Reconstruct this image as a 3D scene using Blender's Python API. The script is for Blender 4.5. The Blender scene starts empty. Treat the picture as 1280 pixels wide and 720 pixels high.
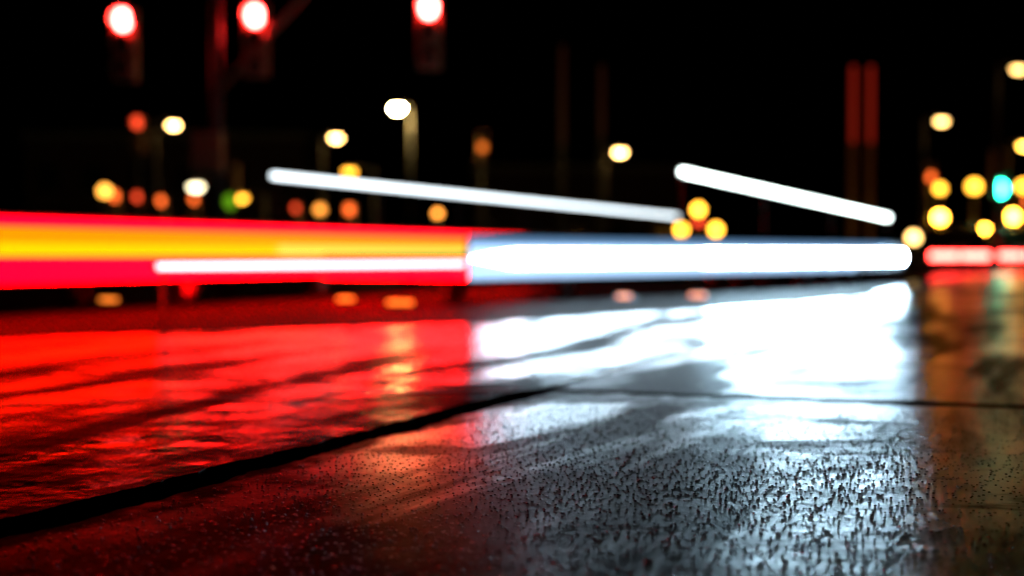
import bpy, bmesh, math, random
from mathutils import Vector, Matrix, Euler
random.seed(7)
C = bpy.context.scene.collection
S = bpy.context.scene
PI = math.pi

# ------------------------------------------------------------------ camera
H = 0.5
F = 1778.0
PITCH = math.atan(42.0 / F)
cam_d = bpy.data.cameras.new("camera")
cam = bpy.data.objects.new("camera", cam_d); C.objects.link(cam)
cam.location = (0, 0, H)
cam.rotation_euler = (PI/2 - PITCH, 0, 0)
cam_d.sensor_width = 36.0
cam_d.lens = 50.0
cam_d.clip_start = 0.05
cam_d.clip_end = 2000
cam_d.dof.use_dof = True
cam_d.dof.focus_distance = 3.0
cam_d.dof.aperture_fstop = 1.4
cam_d.dof.aperture_blades = 0
S.camera = cam
RC = Euler((PI/2 - PITCH, 0, 0)).to_matrix()
def at(x, y, d):
    """point at forward distance d (metres) seen near picture position x, y"""
    v = RC @ Vector(((x-640)/F, -(y-360)/F, -1.0))
    return Vector((0, 0, H)) + v * (d / v.y)

# ------------------------------------------------------------------ materials
def newmat(name):
    m = bpy.data.materials.new(name); m.use_nodes = True
    nt = m.node_tree
    return m, nt, nt.nodes['Principled BSDF']
def paint(name, col, rough=0.5, metal=0.0, var=0.25, scale=12.0):
    m, nt, b = newmat(name)
    n = nt.nodes.new('ShaderNodeTexNoise'); n.inputs['Scale'].default_value = scale; n.inputs['Detail'].default_value = 5
    tc = nt.nodes.new('ShaderNodeTexCoord'); nt.links.new(tc.outputs['Object'], n.inputs['Vector'])
    r = nt.nodes.new('ShaderNodeValToRGB')
    r.color_ramp.elements[0].color = (*[c*(1-var) for c in col], 1)
    r.color_ramp.elements[1].color = (*[min(1, c*(1+var)) for c in col], 1)
    nt.links.new(n.outputs['Fac'], r.inputs['Fac']); nt.links.new(r.outputs['Color'], b.inputs['Base Color'])
    b.inputs['Roughness'].default_value = rough; b.inputs['Metallic'].default_value = metal
    return m
def glow(name, col, strength):
    m, nt, b = newmat(name)
    b.inputs['Base Color'].default_value = (0.05, 0.05, 0.05, 1)
    b.inputs['Emission Color'].default_value = (*col, 1)
    b.inputs['Emission Strength'].default_value = strength
    return m
M = {}
M['metal'] = paint('galvanised_steel', (0.03, 0.03, 0.03), 0.6, 0.2)
M['black'] = paint('black_painted_metal', (0.02, 0.02, 0.022), 0.5)
M['post'] = paint('matt_black_post', (0.004, 0.004, 0.004), 0.9)
M['housing'] = paint('signal_housing', (0.22, 0.12, 0.07), 0.55)
M['rubber'] = paint('tyre_rubber', (0.02, 0.02, 0.02), 0.85)
M['rim'] = paint('wheel_rim', (0.3, 0.3, 0.32), 0.35, 0.8)
M['wood'] = paint('bench_slats', (0.12, 0.07, 0.04), 0.6)
M['carpaint'] = paint('dark_car_paint', (0.025, 0.025, 0.03), 0.25, 0.3)
M['glass'] = paint('tinted_glass', (0.02, 0.02, 0.02), 0.08)
M['darklens'] = paint('unlit_lens', (0.05, 0.04, 0.03), 0.2)
M['brick'] = paint('dark_brick', (0.07, 0.04, 0.03), 0.9, scale=3)
M['concrete'] = paint('kerb_concrete', (0.16, 0.16, 0.15), 0.7, scale=6)
M['redhot'] = glow('lit_red_signal', (1.0, 0.020, 0.017), 240)
M['red'] = glow('red_lamp', (1.0, 0.0, 0.0003), 150)  # emission for strips that stand in for red light trails
M['redhi'] = glow('red_lamp_upper', (1.0, 0.0, 0.006), 10)
M['amber'] = glow('amber_lamp', (1.0, 0.34, 0.0), 1.1)
M['yellow'] = glow('yellow_lamp', (1.0, 0.74, 0.0), 1.05)
M['yellow2'] = glow('pale_yellow_lamp', (1.0, 0.80, 0.08), 1.25)
M['yellow3'] = glow('cream_yellow_lamp', (1.0, 0.85, 0.25), 1.3)
M['white'] = glow('white_side_lamp', (0.52, 0.80, 1.0), 480.0)  # white light trail given as emission of a panel
M['whitesoft'] = glow('soft_white_side_lamp', (0.60, 0.82, 1.0), 120.0)
M['bluish2'] = glow('dim_blue_lamp', (0.25, 0.55, 1.0), 0.5)  # soft outer glow of the white trail, put in as emission
M['bluish'] = glow('blue_white_lamp', (0.42, 0.66, 1.0), 1.6)
M['tube'] = glow('white_tube', (0.82, 0.94, 1.0), 3.6)  # emission for tubes that stand in for white light trails
M['tubehot'] = glow('bright_white_tube', (0.86, 1.0, 0.95), 12.0)
M['strip'] = glow('white_strip', (1.0, 0.82, 0.9), 3.2)  # emission for the thin white light trail

# ------------------------------------------------------------------ mesh helpers
def bx(bm, x0, x1, y0, y1, z0, z1, bev=0.0):
    r = bmesh.ops.create_cube(bm, size=1.0)
    vs = r['verts']
    bmesh.ops.scale(bm, vec=(x1-x0, y1-y0, z1-z0), verts=vs)
    bmesh.ops.translate(bm, vec=((x0+x1)/2, (y0+y1)/2, (z0+z1)/2), verts=vs)
    if bev:
        es = list({e for v in vs for e in v.link_edges})
        bmesh.ops.bevel(bm, geom=es, offset=bev, segments=2, affect='EDGES', profile=0.6)
def tube(bm, p0, p1, r0, r1=None, n=12, caps=True):
    p0, p1 = Vector(p0), Vector(p1); r1 = r0 if r1 is None else r1
    d = p1-p0
    r = bmesh.ops.create_cone(bm, cap_ends=caps, segments=n, radius1=r0, radius2=r1, depth=d.length)
    q = Vector((0, 0, 1)).rotation_difference(d.normalized())
    bmesh.ops.transform(bm, matrix=Matrix.Translation((p0+p1)/2) @ q.to_matrix().to_4x4(), verts=r['verts'])
def ball(bm, c, r, sx=1, sy=1, sz=1, u=16, v=10):
    q = bmesh.ops.create_uvsphere(bm, u_segments=u, v_segments=v, radius=r)
    bmesh.ops.transform(bm, matrix=Matrix.Translation(c) @ Matrix.Diagonal((sx, sy, sz, 1)), verts=q['verts'])
def obj(name, bm, mat, parent=None, smooth=False):
    me = bpy.data.meshes.new(name); bm.to_mesh(me); bm.free()
    me.materials.append(mat)
    if smooth:
        for p in me.polygons: p.use_smooth = True
    o = bpy.data.objects.new(name, me); C.objects.link(o); o.parent = parent
    return o
def mk(fn, *a, **k):
    bm = bmesh.new(); fn(bm, *a, **k); return bm
def tag(o, label, cat, group=None):
    o['label'] = label; o['category'] = cat
    if group: o['group'] = group
    return o
def thing(name, label, cat, loc=(0, 0, 0), rz=0, group=None):
    o = bpy.data.objects.new(name, None); C.objects.link(o)
    o.location = loc; o.rotation_euler = (0, 0, rz); o.empty_display_size = 0.3
    return tag(o, label, cat, group)
def struct(o):
    o['kind'] = 'structure'; return o

# ------------------------------------------------------------------ ground
RZ = -math.radians(20.9)           # the street runs away to the right
U = Vector((math.sin(-RZ), math.cos(RZ), 0)); V = Vector((math.cos(RZ), -math.sin(-RZ), 0))
def loc(xl, yl, z=0): return V*xl + U*yl + Vector((0, 0, z))

def wet(name, smooth, grain, wave, streak, cell, thin, ior):
    """wet asphalt: dark diffuse body under a water film (Fresnel-weighted gloss), streaky drier patches, fine grain"""
    m = bpy.data.materials.new(name); m.use_nodes = True
    nt = m.node_tree; L = nt.links; N = nt.nodes
    N.remove(N['Principled BSDF']); out = N['Material Output']
    tc = N.new('ShaderNodeTexCoord')
    def mapping(sx, sy, sz=1, off=(0, 0, 0), rot=0):
        mp = N.new('ShaderNodeMapping'); mp.inputs['Scale'].default_value = (sx, sy, sz); mp.inputs['Location'].default_value = off
        src = tc.outputs['Object']
        if rot:
            m0 = N.new('ShaderNodeMapping'); m0.inputs['Rotation'].default_value = (0, 0, rot)
            L.new(src, m0.inputs['Vector']); src = m0.outputs['Vector']
        L.new(src, mp.inputs['Vector']); return mp
    def noise(mp, scale, det=4, rough=0.5, dist=0.0):
        n = N.new('ShaderNodeTexNoise'); n.inputs['Scale'].default_value = scale; n.inputs['Detail'].default_value = det
        n.inputs['Roughness'].default_value = rough; n.inputs['Distortion'].default_value = dist
        L.new(mp.outputs['Vector'], n.inputs['Vector']); return n
    def mr(src, a, b_, c, d):
        q = N.new('ShaderNodeMapRange'); q.inputs['From Min'].default_value = a; q.inputs['From Max'].default_value = b_
        q.inputs['To Min'].default_value = c; q.inputs['To Max'].default_value = d
        L.new(src, q.inputs['Value']); return q
    def math_(op, a, b_=0.0):
        q = N.new('ShaderNodeMath'); q.operation = op
        for i, s_ in enumerate((a, b_)):
            if isinstance(s_, (int, float)): q.inputs[i].default_value = s_
            else: L.new(s_, q.inputs[i])
        return q
    n1 = noise(mapping(1.7, 0.30), 1.0, 7, 0.6, 0.5)
    dry = mr(n1.outputs['Fac'], 0.47, 0.57, 0.0, streak)
    n2 = noise(mapping(0.7, 1.5, 1, (3, 7, 0), RZ), 2.2, 6, 0.6, 0.4)
    dry2 = mr(n2.outputs['Fac'], 0.53, 0.62, 0.0, 0.9*streak)
    # grit along the joint
    sx = N.new('ShaderNodeSeparateXYZ'); L.new(tc.outputs['Object'], sx.inputs[0])
    dj = math_('ABSOLUTE', math_('SUBTRACT', sx.outputs['X'], JX).outputs[0])
    n6 = noise(mapping(1, 0.5, 1, (1, 1, 0)), 6.0, 5, 0.65)
    djt = math_('ADD', math_('ABSOLUTE', math_('SUBTRACT', sx.outputs['Y'], JY).outputs[0]).outputs[0], 0.04)
    beyond = mr(sx.outputs['Y'], JY, JY+1.2, 0.0, 0.25)
    djb = math_('ADD', dj.outputs[0], beyond.outputs[0])
    djm = math_('MINIMUM', djb.outputs[0], djt.outputs[0])
    dj2 = math_('SUBTRACT', djm.outputs[0], math_('MULTIPLY', n6.outputs['Fac'], 0.42).outputs[0])
    grit = mr(dj2.outputs[0], -0.13, -0.07, 0.95, 0.0)
    dd = math_('MAXIMUM', math_('MAXIMUM', dry.outputs[0], dry2.outputs[0]).outputs[0], grit.outputs[0])
    rg = mr(dd.outputs[0], 0, 1, smooth, smooth + 0.10)
    base = N.new('ShaderNodeValToRGB'); n3 = noise(mapping(1, 1), 90, 3)
    base.color_ramp.elements[0].color = (0.003, 0.003, 0.003, 1); base.color_ramp.elements[1].color = (0.014, 0.014, 0.014, 1)
    L.new(n3.outputs['Fac'], base.inputs['Fac'])
    # grain
    vo = N.new('ShaderNodeTexVoronoi'); vo.feature = 'SMOOTH_F1'; vo.inputs['Scale'].default_value = 1.0
    vo.inputs['Smoothness'].default_value = 0.3
    mpv = mapping(cell, cell*0.6, cell, rot=RZ); L.new(mpv.outputs['Vector'], vo.inputs['Vector'])
    n4 = noise(mapping(1, 0.6), 4, 4, 0.6)
    amt = mr(n4.outputs['Fac'], 0.38, 0.62, 0.6, 1.0)
    inv = math_('SUBTRACT', 1.0, vo.outputs['Distance'])
    agg = math_('MULTIPLY', inv.outputs[0], amt.outputs[0])
    bp = N.new('ShaderNodeBump'); bp.inputs['Strength'].default_value = 1.0; bp.inputs['Distance'].default_value = grain
    L.new(agg.outputs[0], bp.inputs['Height'])
    n5 = noise(mapping(1.0, 1.0), 5.0, 3, 0.5)
    bp2 = N.new('ShaderNodeBump'); bp2.inputs['Strength'].default_value = 1.0; bp2.inputs['Distance'].default_value = wave
    L.new(n5.outputs['Fac'], bp2.inputs['Height']); L.new(bp.outputs['Normal'], bp2.inputs['Normal'])
    df = N.new('ShaderNodeBsdfDiffuse'); L.new(base.outputs['Color'], df.inputs['Color']); L.new(bp2.outputs['Normal'], df.inputs['Normal'])
    gl = N.new('ShaderNodeBsdfGlossy'); gl.distribution = 'BECKMANN'; L.new(rg.outputs[0], gl.inputs['Roughness']); L.new(bp2.outputs['Normal'], gl.inputs['Normal'])
    # the film thins out towards the near left, where the surface drains
    wy = math_('MULTIPLY', sx.outputs['Y'], 0.8); ww = math_('ADD', wy.outputs[0], sx.outputs['X'])
    wn = math_('ADD', ww.outputs[0], math_('MULTIPLY', math_('SUBTRACT', n6.outputs['Fac'], 0.5).outputs[0], 0.5).outputs[0])
    drain = mr(wn.outputs[0], thin[0], thin[1], thin[2], thin[3])
    film0 = mr(dd.outputs[0], 0, 1, 1.0, 0.10)
    film = math_('MULTIPLY', film0.outputs[0], drain.outputs[0])
    gc = N.new('ShaderNodeCombineColor')
    for k_ in range(3): L.new(film.outputs[0], gc.inputs[k_])
    L.new(gc.outputs[0], gl.inputs['Color'])
    fr = N.new('ShaderNodeFresnel'); fr.inputs['IOR'].default_value = ior
    mx = N.new('ShaderNodeMixShader'); L.new(fr.outputs[0], mx.inputs['Fac']); L.new(df.outputs[0], mx.inputs[1]); L.new(gl.outputs[0], mx.inputs[2])
    L.new(mx.outputs[0], out.inputs['Surface'])
    return m
JX = -1.77; JY = 4.95
M['road'] = wet('wet_road_asphalt', 0.16, 0.0004, 0.011, 1.0, 90, (-0.3, 1.5, 0.13, 0.32), 1.34)
M['slab'] = wet('wet_coarse_asphalt', 0.30, 0.0008, 0.004, 0.85, 95, (0.6, 1.3, 0.07, 0.9), 1.6)
M['base'] = paint('dark_joint_filler', (0.008, 0.008, 0.008), 0.95)

def slab(name, pts, mat, depth=0.06):
    """ground sheet with a real edge: top polygon plus walls down to the base course"""
    bm = bmesh.new()
    top = [bm.verts.new((p[0], p[1], 0)) for p in pts]
    low = [bm.verts.new((p[0]+p[2], p[1]+p[3], -depth)) if len(p) > 2 else bm.verts.new((p[0], p[1], -depth)) for p in pts]
    bm.faces.new(top)
    n = len(pts)
    for i in range(n):
        f = bm.faces.new((top[i], low[i], low[(i+1) % n], top[(i+1) % n])); f.material_index = 1
    bmesh.ops.recalc_face_normals(bm, faces=bm.faces[:])
    if bm.faces[0].normal.z < 0: bmesh.ops.reverse_faces(bm, faces=bm.faces[:])
    o = obj(name, bm, mat); o.data.materials.append(M['base'])
    o.rotation_euler = (0, 0, RZ)
    return struct(o)
def rag(a, b, step, amp, seed):
    rnd = random.Random(seed); n = int(abs(b-a)/step); out = []; w = 0
    for i in range(n+1):
        w = w*0.82 + rnd.uniform(-amp, amp)
        out.append((a + (b-a)*i/n, w))
    return out
JX = -1.77; JY = 4.95
pts = [(-500, -40), (-500, 700), (JX-0.012, 700), (JX-0.012, 30)]
pts += [(JX-0.012+w*0.5, y) for y, w in rag(29.9, JY+0.06, 0.03, 0.008, 1)]
pts += [(JX-0.07+w, y) for y, w in rag(JY-0.06, 0.0, 0.03, 0.010, 8)]
pts += [(JX-0.07, -40)]
slab('road', pts[::-1], M['road'])
pts = [(500, 700), (JX+0.02, 700), (JX+0.02, 30)] + [(JX+0.02+w*0.5, y) for y, w in rag(29.9, JY+0.07, 0.04, 0.008, 2)]
pts += [(x, JY+0.05+w) for x, w in rag(JX+0.08, 9.0, 0.03, 0.004, 3)] + [(500, JY+0.05)]
slab('pavement', pts, M['slab'])
pts = [(500, -40), (500, JY-0.06)] + [(x, JY-0.06+w) for x, w in rag(9.0, JX+0.08, 0.03, 0.004, 4)]
pts += [(JX+0.06+w, y) for y, w in rag(JY-0.08, 0.0, 0.03, 0.010, 5)] + [(JX+0.06, -40)]
slab('pavement', pts, M['slab'])
g = struct(obj('ground', mk(bx, -800, 800, -300, 1200, -0.30, -0.0605), M['base']))

bm = bmesh.new()
up = [(JX-0.10-0.95*i/40*2.2, JY-0.05-0.85*i/40*2.0) for i in range(41)]
rnd = random.Random(5); A_ = []; B_ = []
for i, (x, y) in enumerate(up):
    w_ = 0.035*(1-i/46)*rnd.uniform(0.6, 1.3); o_ = rnd.uniform(-0.012, 0.012)
    A_.append(bm.verts.new((x, y+o_-w_, 0.004))); B_.append(bm.verts.new((x, y+o_+w_, 0.004)))
for i in range(40): bm.faces.new((A_[i], B_[i], B_[i+1], A_[i+1]))
bmesh.ops.recalc_face_normals(bm, faces=bm.faces[:])
ts = struct(obj('tar_seam', bm, M['base'])); ts.rotation_euler = (0, 0, RZ)

# drier strip of road under and beside the lit vehicles
M['dry'] = paint('drier_asphalt', (0.005, 0.005, 0.005), 0.62, var=0.5, scale=5)
M['dry'].node_tree.nodes['Principled BSDF'].inputs['Specular IOR Level'].default_value = 0.04
M['dry'].node_tree.nodes['Principled BSDF'].inputs['IOR'].default_value = 1.04
edge = [(-8.3, 3.6), (-7.6, 4.6), (-6.0, 6.6), (-4.67, 8.5), (-3.86, 9.6), (-2.9, 13), (-2.0, 17), (-2.6, 30), (-3, 60), (-8, 300)]
rnd = random.Random(3); ep = []; wv = 0
for (ax_, ay_), (bx_, by_) in zip(edge, edge[1:]):
    n = 40 if by_ < 40 else 4
    for i in range(n):
        wv = wv*0.9 + rnd.uniform(-0.035, 0.035)
        ep.append((ax_ + (bx_-ax_)*i/n + wv, ay_ + (by_-ay_)*i/n))
bm = bmesh.new()
bm.faces.new([bm.verts.new((x, y, 0.004)) for x, y in ep + [(-8, 300), (-25.9, 300), (-25.9, 3.6)]])
bmesh.ops.recalc_face_normals(bm, faces=bm.faces[:])
if bm.faces[0].normal.z < 0: bmesh.ops.reverse_faces(bm, faces=bm.faces[:])
dp = struct(obj('dry_lane', bm, M['dry'])); dp.rotation_euler = (0, 0, RZ)

# stone tips of the coarse asphalt standing out of the water film
M['stone'] = paint('dark_aggregate', (0.006, 0.006, 0.007), 0.38, scale=300)
M['stone'].node_tree.nodes['Principled BSDF'].inputs['Specular IOR Level'].default_value = 0.35
rnd = random.Random(11)
from mathutils import noise as mn
vv = []; ff = []
y = 2.0
while y < 6.2:
    step_y = 0.046; row = 0 if y == 2.0 else row + 1
    hw = 0.37*y + 0.15
    x = -hw + (0.006 if row % 2 else 0.0)
    while x < hw:
        qx = x + rnd.uniform(-0.0055, 0.0055); qy = y + rnd.uniform(-0.022, 0.022)
        xl = qx*V.x + qy*V.y; yl = qx*U.x + qy*U.y
        dens = 0.72 + 0.9*mn.noise(Vector((xl*1.3, yl*1.1, 0.3)))
        if xl > JX + 0.09 and abs(yl-JY) > 0.08 and rnd.random() < dens*(1.0 if y < 3.4 else max(0.3, 1.0-(y-3.4)*0.5)):
            r_ = rnd.uniform(0.0022, 0.0040); h_ = rnd.uniform(0.0008, 0.0024); a_ = rnd.uniform(0, 1)
            n0 = len(vv)
            for ring, (rr, hh) in enumerate(((1.0, -0.1), (0.72, 0.72))):
                for k_ in range(6):
                    an = a_ + k_*PI/3 + ring*0.3
                    w_ = rnd.uniform(0.85, 1.15)
                    vv.append((qx + r_*rr*w_*math.cos(an), qy + r_*rr*w_*math.sin(an), h_*hh))
            vv.append((qx, qy, h_))
            for k_ in range(6):
                j_ = (k_+1) % 6
                ff.append((n0+k_, n0+j_, n0+6+j_, n0+6+k_)); ff.append((n0+6+k_, n0+6+j_, n0+12))
        x += 0.0112
    y += step_y
me = bpy.data.meshes.new('stone_chips'); me.from_pydata(vv, [], ff); me.materials.append(M['stone'])
for p_ in me.polygons: p_.use_smooth = True
sc_ = bpy.data.objects.new('stone_chips', me); C.objects.link(sc_)
sc_['label'] = 'fine dark stone chips standing out of the wet near asphalt'; sc_['category'] = 'gravel'; sc_['kind'] = 'stuff'

# far kerb and footway behind the carriageway
k = struct(obj('kerb', mk(bx, -26.15, -26.0, -30, 400, 0, 0.13, 0.01), M['concrete'])); k.rotation_euler = (0, 0, RZ)
k = struct(obj('footway', mk(bx, -60, -26.153, -30, 400, 0, 0.127), M['concrete'])); k.rotation_euler = (0, 0, RZ)

# ------------------------------------------------------------------ wheels
def wheel(parent, x, y, r, w, s):
    bm = bmesh.new(); tube(bm, (x-w/2, y, r), (x+w/2, y, r), r, n=28)
    es = [e for e in bm.edges if len(e.link_faces) == 2 and any(len(f.verts) > 4 for f in e.link_faces)]
    bmesh.ops.bevel(bm, geom=es, offset=w*0.16, segments=2, affect='EDGES')
    t = obj('wheel', bm, M['rubber'], parent, True)
    bm = bmesh.new(); tube(bm, (x+s*(w/2-0.02), y, r), (x+s*(w/2+0.006), y, r), r*0.6, r*0.52, n=20)
    for i in range(5):
        a = i*2*PI/5
        tube(bm, (x+s*(w/2+0.014), y+r*.36*math.cos(a), r+r*.36*math.sin(a)), (x+s*(w/2+0.004), y+r*.36*math.cos(a), r+r*.36*math.sin(a)), 0.02, n=8)
    obj('rim', bm, M['rim'], t)

# ------------------------------------------------------------------ made-up carriages carrying red and amber light-trail strips (road frame: x across, y along)
AX = -7.97
def carriage(label, s0, s1, yel, rail, lit=True):
    L_ = s1 - s0
    p = loc(AX, 9.26 + s0)
    t = thing('open_carriage', label, 'carriage', p, RZ, 'low open carriages with red and amber side lamps')
    W = 1.7
    obj('deck', mk(bx, -W, -0.03, 0.05, L_-0.05, 0.26, 0.34, 0.01), M['black'], t)
    obj('side_panel', mk(bx, -0.0295, -0.004, 0.008, L_-0.008, 0.25, 0.83, 0.004), M['black'], t)
    obj('side_panel', mk(bx, -W-0.03, -W-0.001, 0.03, L_-0.03, 0.25, 0.60, 0.004), M['black'], t)
    for nm, z0, z1, m in (('lower_red_lamp', 0.265, 0.475, 'red'), ('yellow_lamp', 0.485, 0.60, yel), ('amber_lamp', 0.605, 0.725, 'amber'), ('upper_red_lamp', 0.735, 0.805, 'redhi')):
        obj(nm, mk(bx, -0.003, 0.022, 0.005, L_-0.005, z0, z1, 0.004), M[m if lit else 'darklens'], t)  # glowing strips take the place of red and amber light streaks
    for yy in (L_*0.16, L_*0.84):
        wheel(t, -0.22, yy, 0.21, 0.16, 1); wheel(t, -W+0.22, yy, 0.21, 0.16, -1)
    for i in range(4):
        y0 = L_*(0.14 + 0.24*i)
        bm = bmesh.new(); bx(bm, -W+0.1, -0.15, y0-0.2, y0+0.2, 0.58, 0.61, 0.008)
        bx(bm, -W+0.1, -0.15, y0-0.22, y0-0.19, 0.61, 0.80, 0.008)
        bx(bm, -W+0.3, -W+0.36, y0-0.17, y0+0.17, 0.34, 0.578); bx(bm, -0.41, -0.35, y0-0.17, y0+0.17, 0.34, 0.578)
        obj('bench', bm, M['wood'], t)
    bm = bmesh.new(); bx(bm, -W/2-0.04, -W/2+0.04, -0.06, 0.06, 0.26, 0.32, 0.01)
    obj('coupling', bm, M['metal'], t)
    if rail:
        for i in range(4):
            yy = 0.12 + (L_-0.24)*i/3
            obj('post', mk(tube, (-0.06, yy, 0.33), (-0.06, yy, 1.33), 0.010, n=8), M['post'], t)
        obj('light_tube', mk(tube, (-0.06, 0.02, 1.365), (-0.06, L_-0.02, 1.365), 0.034, n=12), M['tube'], t, True)  # tube added to give the long white light streak a body
    return t
carriage('rearmost open carriage at left edge, red and deep yellow lamps, no white tube above', -5.0, 4.38, 'yellow', False)
carriage('middle open carriage with red, amber and pale yellow lamps below left half of white tube', 4.40, 12.3, 'yellow2', True)
carriage('farthest open carriage, mostly behind the white lit trailer, under right half of white tube', 12.32, 22.3, 'yellow3', True, False)

# added glowing blocks standing in for amber reflections on the road
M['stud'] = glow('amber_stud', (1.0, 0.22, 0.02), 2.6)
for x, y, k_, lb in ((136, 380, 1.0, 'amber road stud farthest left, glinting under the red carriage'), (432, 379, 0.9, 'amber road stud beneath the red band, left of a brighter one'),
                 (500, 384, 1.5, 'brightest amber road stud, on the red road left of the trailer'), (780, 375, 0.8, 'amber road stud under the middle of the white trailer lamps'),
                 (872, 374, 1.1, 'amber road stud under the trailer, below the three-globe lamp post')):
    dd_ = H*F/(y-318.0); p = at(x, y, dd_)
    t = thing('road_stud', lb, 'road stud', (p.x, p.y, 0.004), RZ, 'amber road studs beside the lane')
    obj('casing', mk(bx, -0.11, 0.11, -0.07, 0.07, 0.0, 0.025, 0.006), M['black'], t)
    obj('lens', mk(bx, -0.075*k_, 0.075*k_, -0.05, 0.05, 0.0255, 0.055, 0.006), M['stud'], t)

# ------------------------------------------------------------------ made-up trailer carrying the white light-trail panels
P0 = Vector((-0.43, 14.0, 0)); P1 = Vector((6.6, 24.0, 0)); TL = (P1-P0).length
d_ = (P1-P0).normalized(); TRZ = math.atan2(d_.y, d_.x) - PI/2
t = thing('flatbed_trailer', 'long low flatbed trailer with blazing white side lamps and a sloping white tube above', 'trailer', P0, TRZ)
W = 1.9
obj('deck', mk(bx, -W, -0.03, 0.0, TL, 0.27, 0.34, 0.01), M['black'], t)
obj('side_panel', mk(bx, -0.0295, -0.004, 0.0, TL-0.02, 0.24, 0.70, 0.004), M['black'], t)
obj('side_panel', mk(bx, -W-0.03, -W-0.001, 0.0, TL-0.02, 0.24, 0.50, 0.004), M['black'], t)
def rounded_panel(bm, y0, y1, z0, z1, x0, x1):
    r = (z1-z0)/2; zc = (z0+z1)/2; pr = [(y0, z0), (y0, z1)]
    for i in range(9):
        a = PI/2 - PI*i/8; pr.append((y1-r+r*math.cos(a), zc+r*math.sin(a)))
    A_ = [bm.verts.new((x0, y, z)) for y, z in pr]; B_ = [bm.verts.new((x1, y, z)) for y, z in pr]
    bm.faces.new(A_); bm.faces.new(B_[::-1])
    for i in range(len(pr)):
        j = (i+1) % len(pr); bm.faces.new((A_[i], A_[j], B_[j], B_[i]))
    bmesh.ops.recalc_face_normals(bm, faces=bm.faces[:])
obj('white_lamp', mk(rounded_panel, 5.0, TL, 0.365, 0.545, -0.003, 0.025), M['white'], t)  # glowing panel in place of the broad white light streak
def tapered_panel(bm):
    pr = [(0.03, 0.46), (0.35, 0.50), (0.75, 0.535), (4.995, 0.535), (4.995, 0.375), (0.75, 0.375), (0.35, 0.42)]
    A_ = [bm.verts.new((-0.003, y, z)) for y, z in pr]; B_ = [bm.verts.new((0.025, y, z)) for y, z in pr]
    bm.faces.new(A_); bm.faces.new(B_[::-1])
    for i in range(len(pr)): bm.faces.new((A_[i], A_[(i+1) % 7], B_[(i+1) % 7], B_[i]))
    bmesh.ops.recalc_face_normals(bm, faces=bm.faces[:])
obj('white_lamp', mk(tapered_panel), M['whitesoft'], t)
obj('end_lamp', mk(bx, -0.003, 0.012, 0.02, 0.9, 0.347, 0.549, 0.004), M['bluish'], t)  # added glow softening the join from red to white
obj('upper_blue_white_lamp', mk(bx, -0.003, 0.022, 0.02, TL-1.0, 0.552, 0.60, 0.006), M['bluish'], t)  # soft edge glow of the white streak, built as dim strips
obj('dim_blue_lamp', mk(bx, -0.003, 0.016, 0.02, TL-0.6, 0.605, 0.68, 0.006), M['bluish2'], t)
obj('blue_white_lamp', mk(bx, -0.003, 0.022, 0.02, TL-2.2, 0.25, 0.345, 0.006), M['bluish'], t)
obj('tail_lamp', mk(bx, -W+0.02, -0.03, -0.025, -0.001, 0.255, 0.44, 0.006), M['red'], t)  # added red glow carrying the red band on across the trailer end
for yy in (2.0, 8.6, 9.5, 10.4):
    wheel(t, -0.22, yy, 0.21, 0.17, 1); wheel(t, -W+0.22, yy, 0.21, 0.17, -1)
def rail_pt(s): return Vector((-0.08, 4.56 + (11.7-4.56)*s, 1.53 + (1.11-1.53)*s))
for i in range(4):
    q = rail_pt(i/3); obj('post', mk(tube, (q.x, q.y, 0.33), (q.x, q.y, q.z-0.02), 0.010, n=8), M['post'], t)
obj('light_tube', mk(tube, rail_pt(0), rail_pt(1), 0.04, n=12), M['tubehot'], t, True)  # tube added to give the sloping white light streak a body
db = obj('drawbar', mk(bx, -0.10, -0.04, -3.9, -0.02, 0.385, 0.425, 0.008), M['black'], t)  # made-up bar that holds the thin white light streak
obj('strip_lamp', mk(bx, -0.037, -0.015, -3.9, -0.03, 0.385, 0.43, 0.006), M['strip'], db)
obj('jockey_leg', mk(tube, (-0.075, -3.8, 0.0), (-0.075, -3.8, 0.384), 0.018, n=10), M['metal'], db)

# ------------------------------------------------------------------ traffic signals overhead
def signal_parts(t, z_top, lit, lens_r, w, hot, third_dim=False):
    """three-lens head facing -Y, hung below its own origin"""
    h = w*3
    obj('housing', mk(bx, -w/2, w/2, -0.02, 0.22, z_top-h, z_top, 0.02), M['housing'], t)
    for i in range(3):
        zc = z_top - w*(0.5+i)
        bm = mk(ball, (0, -0.021, zc), lens_r, 0.9, 0.55, 1.15, 20, 12)
        le = obj('lens', bm, M[hot] if i == lit else M['darklens'], t, True)
        vis = bmesh.new()
        n = 16
        for a in range(n):
            a0 = -0.15*PI + 1.3*PI*a/n; a1 = -0.15*PI + 1.3*PI*(a+1)/n
            R = lens_r + 0.012
            q = [Vector((R*math.cos(x), yy, zc + R*math.sin(x))) for x, yy in ((a0, -0.021), (a1, -0.021), (a1, -0.24), (a0, -0.24))]
            vis.faces.new([vis.verts.new(v) for v in q])
        ov = obj('visor', vis, M['housing'], t)
        sm = ov.modifiers.new('thickness', 'SOLIDIFY'); sm.thickness = 0.006
SD = 24.0
arm_z = at(319, -22, SD).z
for x, y, lb in ((154, 25, 'leftmost of the three overhead red traffic signals, left of the mast pole'),
                 (319, 20, 'overhead red traffic signal just right of the tall mast pole'),
                 (536, 10, 'overhead red traffic signal near top centre, rightmost of the three')):
    p = at(x, y, SD)
    t = thing('traffic_signal', lb, 'traffic light', (p.x, p.y, p.z), 0, 'red signals hanging over the road')
    signal_parts(t, 0.21, 0, 0.155, 0.41, 'redhot')
    obj('hanger', mk(tube, (0, 0.1, 0.19), (0, 0.1, arm_z-p.z-0.05), 0.03, n=10), M['metal'], t)
pp = at(270, 60, SD-0.8)
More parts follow.
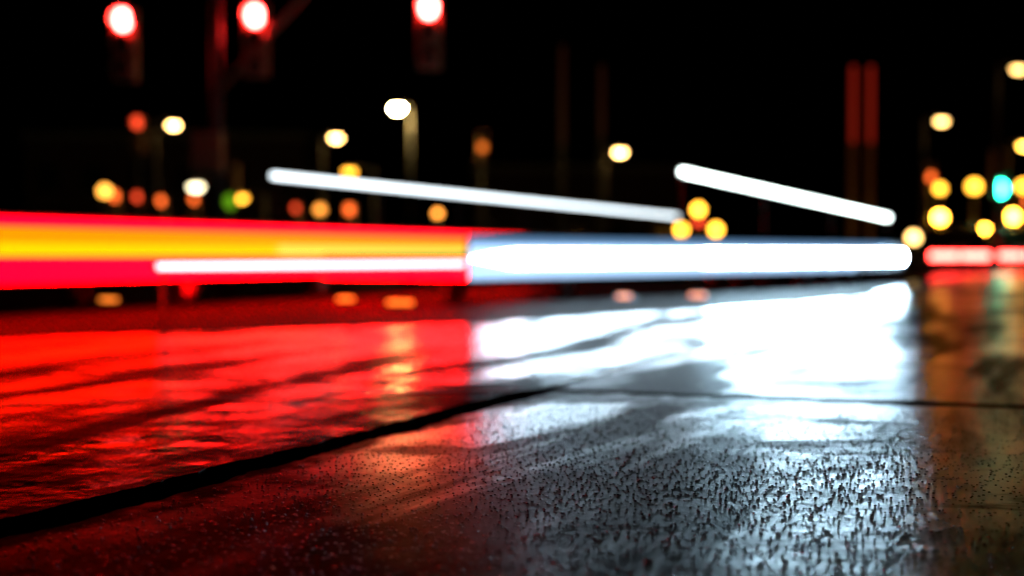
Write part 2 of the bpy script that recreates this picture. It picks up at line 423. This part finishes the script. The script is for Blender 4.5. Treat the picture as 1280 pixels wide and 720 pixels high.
t = thing('signal_mast', 'tall steel mast pole with long arm carrying the red signals', 'traffic mast', (pp.x, pp.y, 0))
obj('pole', mk(tube, (0, 0, 0), (0, 0, arm_z+0.6), 0.11, 0.085, n=18), M['metal'], t, True)
a0 = at(110, 0, SD).x - pp.x; a1 = at(560, 0, SD).x - pp.x
obj('arm', mk(tube, (a0, 0.9, arm_z), (a1, 0.9, arm_z), 0.06, 0.05, n=12), M['metal'], t, True)
b0 = at(350, 45, SD); b1 = at(415, -8, SD)
obj('brace', mk(tube, (0.06, 0, b0.z-1.0), (b1.x-pp.x, 0, b1.z+0.2), 0.05, n=8), M['housing'], t, True)
obj('base_plate', mk(bx, -0.25, 0.25, -0.25, 0.25, 0.0, 0.03, 0.005), M['metal'], t)
bz = at(265, 195, SD).z
obj('control_box', mk(bx, -0.34, 0.16, -0.42, -0.11, bz-0.36, bz+0.3, 0.03), M['housing'], t)

# ------------------------------------------------------------------ street lamps
def lampmat(name, col, s):
    if name not in M: M[name] = glow(name, col, s)
    return M[name]
def street_lamp(x, y, d, label, col, s, r=0.17, arm=-0.9, mount='arm', group='street lamps in the distance'):
    p = at(x, y, d)
    t = thing('street_lamp', label, 'street lamp', (p.x - (arm if mount == 'arm' else 0), p.y, 0), 0, group)
    m = lampmat('lamp_%.2f_%.2f_%.2f_%g' % (*col, s), col, s)
    ax = arm if mount == 'arm' else 0
    top = p.z + (0.12 if mount == 'arm' else -r*0.9)
    obj('pole', mk(tube, (0, 0, 0), (0, 0, top), 0.08, 0.05, n=10), M['metal'], t, True)
    if mount == 'arm':
        obj('arm', mk(tube, (0, 0, top-0.08), (ax*0.75, 0, top+0.06), 0.035, n=8), M['metal'], t, True)
        hd = obj('lamp_head', mk(ball, (ax, 0, p.z+r*0.35), r, 1.25, 1.0, 0.35), M['housing'], t, True)
        obj('bulb', mk(ball, (ax, 0, p.z), r, 1.1, 0.9, 0.72), m, t, True)
    else:
        obj('globe', mk(ball, (0, 0, p.z), r), m, t, True)
        obj('collar', mk(tube, (0, 0, top-0.04), (0, 0, top+0.05), 0.09, n=12), M['housing'], t)
    return t
WARM = (1.0, 0.56, 0.16); YEL = (1.0, 0.42, 0.03); ORG = (1.0, 0.33, 0.04); PALE = (1.0, 0.86, 0.5)
street_lamp(497, 135, 48, 'bright street lamp above the middle of the long white tube', (1.0, 0.66, 0.2), 800, arm=-0.45)
street_lamp(420, 172, 52, 'bright street lamp left of and below the one at upper centre', WARM, 35, arm=0.5)
street_lamp(217, 156, 50, 'bright pale street lamp beside the small red signal, left of the mast pole', WARM, 35, arm=0.6)
street_lamp(775, 190, 50, 'bright street lamp standing right of the two dark red posts', WARM, 35, arm=0.5)
street_lamp(1177, 151, 48, 'bright street lamp to the right of the twin red pillars', WARM, 14, arm=0.6)
street_lamp(1273, 86, 42, 'brightest and highest street lamp, at the right edge', WARM, 9, arm=0.6)
street_lamp(437, 214, 52, 'small yellow street lamp just above the white tube near its left end', YEL, 9, r=0.2)
street_lamp(245, 233, 50, 'pale lamp above an orange glow, left of the mast foot', PALE, 9, r=0.22)
street_lamp(300, 247, 50, 'yellow lamp beside a faint green signal, right of the mast foot', YEL, 9, r=0.22)
street_lamp(131, 239, 50, 'orange globe lamp, leftmost light above the red carriage', (1.0, 0.40, 0.05), 6, r=0.2, mount='post')
street_lamp(1281, 182, 50, 'yellow street lamp cut by the right edge below the highest lamp', (1.0, 0.5, 0.06), 25, arm=0.6)
street_lamp(1175, 236, 50, 'small yellow globe lamp left of the one beside the green signal', YEL, 9, r=0.17, mount='post')
street_lamp(1218, 233, 50, 'yellow globe lamp directly left of the green signal', YEL, 9, r=0.22, mount='post')
street_lamp(1279, 233, 50, 'yellow globe lamp directly right of the green signal, at the edge', YEL, 9, r=0.2, mount='post')
street_lamp(1175, 272, 50, 'low yellow globe lamp above the left red tail lamp', YEL, 55, r=0.2, mount='post')
street_lamp(1231, 290, 50, 'lowest yellow globe lamp on the right, over the cars', YEL, 55, r=0.2, mount='post')
street_lamp(1266, 271, 50, 'yellow globe lamp below the green signal, close to the right edge', YEL, 55, r=0.2, mount='post')
street_lamp(1142, 297, 50, 'low pale globe lamp at the right end of the white trailer', WARM, 10, r=0.2, mount='post')
street_lamp(547, 267, 50, 'tiny orange globe lamp between white tube and red carriage', ORG, 7, r=0.13, mount='post')
street_lamp(400, 262, 50, 'small orange globe lamp under the left part of the white tube', ORG, 4, r=0.16, mount='post')

# triple globe lamp
p = at(873, 262, 50)
t = thing('globe_lamp_post', 'three-globe lamp post with yellow globes below the sloping tube', 'lamp post', (p.x, p.y, 0))
obj('pole', mk(tube, (0, 0, 0), (0, 0, p.z-0.2), 0.06, 0.045, n=10), M['metal'], t, True)
zl = at(857, 287, 50).z
for dx, z in ((0, p.z), (-0.60, zl), (0.62, zl)):
    obj('globe', mk(ball, (dx, 0, z), 0.19), lampmat('cluster', YEL, 12), t, True)
obj('arm', mk(tube, (-0.60, 0, zl-0.2), (0.62, 0, zl-0.2), 0.03, n=8), M['metal'], t, True)
obj('red_lamp', mk(ball, (0, -0.08, at(0, 277, 50).z), 0.12), lampmat('dimred', (1, 0.05, 0.02), 4), t, True)

# distant signals on posts
M['sig_green'] = glow('lit_green_signal', (0.02, 1.0, 0.55), 60)
M['sig_red'] = glow('lit_distant_red_signal', (1.0, 0.07, 0.02), 2.6)
M['sig_redor'] = glow('lit_distant_orange_signal', (1.0, 0.14, 0.02), 4)
M['sig_dimor'] = glow('dim_orange_signal', (1.0, 0.2, 0.02), 1.6)
M['sig_dgreen'] = glow('faint_green_signal', (0.35, 1.0, 0.02), 0.5)
def post_signal(x, y, d, label, lit, hot, r=0.17):
    p = at(x, y, d); w = r*2.5
    t = thing('post_signal', label, 'traffic light', (p.x, p.y, 0), 0, 'distant signals on posts')
    zt = p.z + w*(0.5+lit)
    signal_parts(t, zt, lit, r, w, hot)
    obj('pole', mk(tube, (0, 0.1, 0), (0, 0.1, zt-3*w), 0.06, n=10), M['metal'], t, True)
post_signal(1250, 236, 46, 'green traffic signal glowing at far right between two yellow globes', 2, 'sig_green', 0.20)
post_signal(172, 153, 50, 'small dim red signal left of a bright pale street lamp', 0, 'sig_red')
post_signal(144, 245, 52, 'small red-orange signal touching the leftmost orange globe lamp', 0, 'sig_redor', 0.15)
post_signal(172, 246, 50, 'dim red signal between two orange-red ones above the red carriage', 0, 'sig_red', 0.13)
post_signal(202, 251, 50, 'low orange-red signal left of the pale lamp at the mast foot', 0, 'sig_redor', 0.13)
post_signal(243, 249, 54, 'orange signal glowing just under the pale lamp', 0, 'sig_redor', 0.13)
post_signal(288, 252, 48, 'faint green signal at the left of a yellow lamp', 2, 'sig_dgreen', 0.2)
post_signal(437, 262, 50, 'orange-red signal under the white tube, right of a small orange globe', 0, 'sig_redor', 0.15)
post_signal(370, 260, 50, 'very dim red signal below the left tip of the white tube', 0, 'sig_red', 0.11)
post_signal(603, 184, 50, 'small amber signal high above the middle of the white tube', 1, 'sig_dimor', 0.14)
post_signal(1163, 221, 50, 'orange signal up left of a small yellow globe at right', 1, 'sig_redor', 0.13)
post_signal(1281, 252, 56, 'orange-red signal at right edge under the yellow globes', 0, 'sig_redor', 0.16)

# twin pillars and thin posts, their red light put in as glowing strips
M['dimred_tube'] = glow('dim_red_tube', (1.0, 0.03, 0.015), 0.26)
M['faint_red'] = glow('faint_red_tube', (1.0, 0.03, 0.02), 0.012)
a = at(1076, 235, 60); zt = at(1076, 82, 60).z
t = thing('lit_pylon', 'pair of dim red glowing pillars rising behind the sloping white tube', 'pylon', (a.x, a.y, 0))
obj('plinth', mk(bx, -0.7, 0.7, -0.3, 0.3, 0, 0.4, 0.03), M['concrete'], t)
for s in (-1, 1):
    obj('column', mk(bx, s*0.37-0.12, s*0.37+0.12, -0.12, 0.12, 0.4, zt, 0.02), M['housing'], t)
    obj('red_tube', mk(bx, s*0.37-0.08, s*0.37+0.08, -0.16, -0.125, a.z+1.9, zt-0.05, 0.01), M['dimred_tube'], t)
    obj('red_tube', mk(bx, s*0.37-0.08, s*0.37+0.08, -0.16, -0.125, a.z-0.3, a.z+1.88, 0.01), M['faint_red'], t)
for x, y0, y1, lb in ((703, 55, 180, 'left of two faint dark red posts near top centre'), (752, 80, 170, 'right, shorter of two faint dark red posts near top centre')):
    a = at(x, y1, 55); b_ = at(x, y0, 55)
    t = thing('steel_post', lb, 'post', (a.x, a.y, 0), 0, 'faint dark red posts')
    obj('shaft', mk(tube, (0, 0, 0), (0, 0, b_.z), 0.13, 0.11, n=12), M['metal'], t, True)
    obj('marker_light', mk(bx, -0.07, 0.07, -0.16, -0.135, a.z, b_.z-0.1, 0.008), M['faint_red'], t)  # dim red tone of the post put in as a glowing strip

# ------------------------------------------------------------------ cars at the right, seen from behind
M['tail_hot'] = glow('tail_lamp', (1.0, 0.028, 0.022), 60)
def car(x, d, label, lz):
    p = at(x, 330, d)
    t = thing('waiting_car', label, 'car', (p.x, p.y, 0), -0.2, 'cars waiting at the far right')
    prof = [(0.0, 0.25), (0.02, 0.78), (0.5, 0.86), (0.95, 1.28), (2.3, 1.33), (3.1, 0.92), (4.1, 0.78), (4.25, 0.3)]
    bm = bmesh.new(); w = 0.86
    def ring(xx, k): return [bm.verts.new((xx, y, z if i not in (3, 4) else z*1.0)) for i, (y, z) in enumerate(prof)]
    lo = [bm.verts.new((-w*(0.8 if i in (3, 4) else 1), y, z)) for i, (y, z) in enumerate(prof)]
    hi = [bm.verts.new((w*(0.8 if i in (3, 4) else 1), y, z)) for i, (y, z) in enumerate(prof)]
    bm.faces.new(lo); bm.faces.new(hi[::-1])
    for i in range(len(prof)):
        j = (i+1) % len(prof); bm.faces.new((lo[i], lo[j], hi[j], hi[i]))
    bmesh.ops.recalc_face_normals(bm, faces=bm.faces[:])
    bmesh.ops.bevel(bm, geom=bm.edges[:], offset=0.04, segments=2, affect='EDGES')
    body = obj('body', bm, M['carpaint'], t, True)
    q = bmesh.new()
    vs = [q.verts.new(v) for v in ((-0.70, 0.53, 0.905), (0.70, 0.53, 0.905), (0.60, 0.90, 1.25), (-0.60, 0.90, 1.25))]
    q.faces.new(vs); bmesh.ops.translate(q, vec=(0, -0.02, 0.02), verts=q.verts[:])
    rw = obj('rear_window', q, M['glass'], t); rw.modifiers.new('thickness', 'SOLIDIFY').thickness = 0.01
    for s in (-1, 1):
        obj('tail_lamp', mk(bx, min(s*0.80, s*0.03), max(s*0.80, s*0.03), -0.03, 0.03, lz-0.09, lz+0.09, 0.02), M['tail_hot'], t)
        wheel(t, s*0.76, 0.8, 0.31, 0.2, s); wheel(t, s*0.76, 3.4, 0.31, 0.2, s)
    obj('number_plate', mk(bx, -0.26, 0.26, -0.03, -0.005, 0.60, 0.71, 0.004), M['concrete'], t)
    obj('bumper', mk(bx, -0.84, 0.84, -0.07, 0.05, 0.24, 0.36, 0.03), M['black'], t)
car(1200, 40, 'dark car with glowing red tail lamps, left of two at the right edge', 0.46)
car(1278, 42, 'dark car with red tail lamps, cut off by the right edge', 0.46)

# ------------------------------------------------------------------ dark buildings behind
def building(x0, x1, y, d, label, dim):
    a = at(x0, y, d); b_ = at(x1, y, d)
    t = thing('building', label, 'building', ((a.x+b_.x)/2, d, 0), 0, 'dark buildings beyond the crossing')
    w = (b_.x-a.x)/2
    obj('wall', mk(bx, -w, w, 0, 10, 0, a.z, 0.05), M['brick'], t)
    obj('parapet', mk(bx, -w-0.15, w+0.15, -0.15, 10.15, a.z+0.004, a.z+0.5, 0.03), M['concrete'], t)
    n = max(2, int(w*2/2.6)); fl = max(1, int(a.z/3.2))
    for i in range(n):
        for f in range(fl):
            xx = -w + (i+0.5)*2*w/n
            wn = obj('window', mk(bx, xx-0.6, xx+0.6, -0.04, -0.003, 1.0+f*3.2, 2.6+f*3.2, 0.01), M['glass'], t)
            obj('sill', mk(bx, xx-0.7, xx+0.7, -0.12, -0.003, 0.88+f*3.2, 0.98+f*3.2, 0.01), M['concrete'], wn)
building(30, 380, 175, 85, 'dark brick building behind the left lamps, left of the mast', 0)
building(590, 850, 215, 95, 'low dark building behind the right half of the long white tube', 0)

# ------------------------------------------------------------------ world & render settings
w = bpy.data.worlds.new("World"); S.world = w; w.use_nodes = True
bg = w.node_tree.nodes['Background']
sky = w.node_tree.nodes.new('ShaderNodeTexSky'); sky.sky_type = 'NISHITA'; sky.sun_disc = False
sky.sun_elevation = math.radians(-6); sky.sun_rotation = math.radians(150)
w.node_tree.links.new(sky.outputs['Color'], bg.inputs['Color'])
bg.inputs['Strength'].default_value = 0.002
S.view_settings.view_transform = 'Standard'; S.view_settings.look = 'None'
S.view_settings.exposure = 0; S.view_settings.gamma = 1
S.render.engine = 'CYCLES'
cy = S.cycles
cy.use_denoising = True
try: cy.denoiser = 'OPENIMAGEDENOISE'; cy.denoising_input_passes = 'RGB_ALBEDO_NORMAL'; cy.denoising_prefilter = 'ACCURATE'
except Exception: pass
cy.use_adaptive_sampling = False
cy.max_bounces = 5; cy.diffuse_bounces = 2; cy.glossy_bounces = 4
cy.sample_clamp_indirect = 20; cy.caustics_reflective = False; cy.caustics_refractive = False
cy.blur_glossy = 0.0
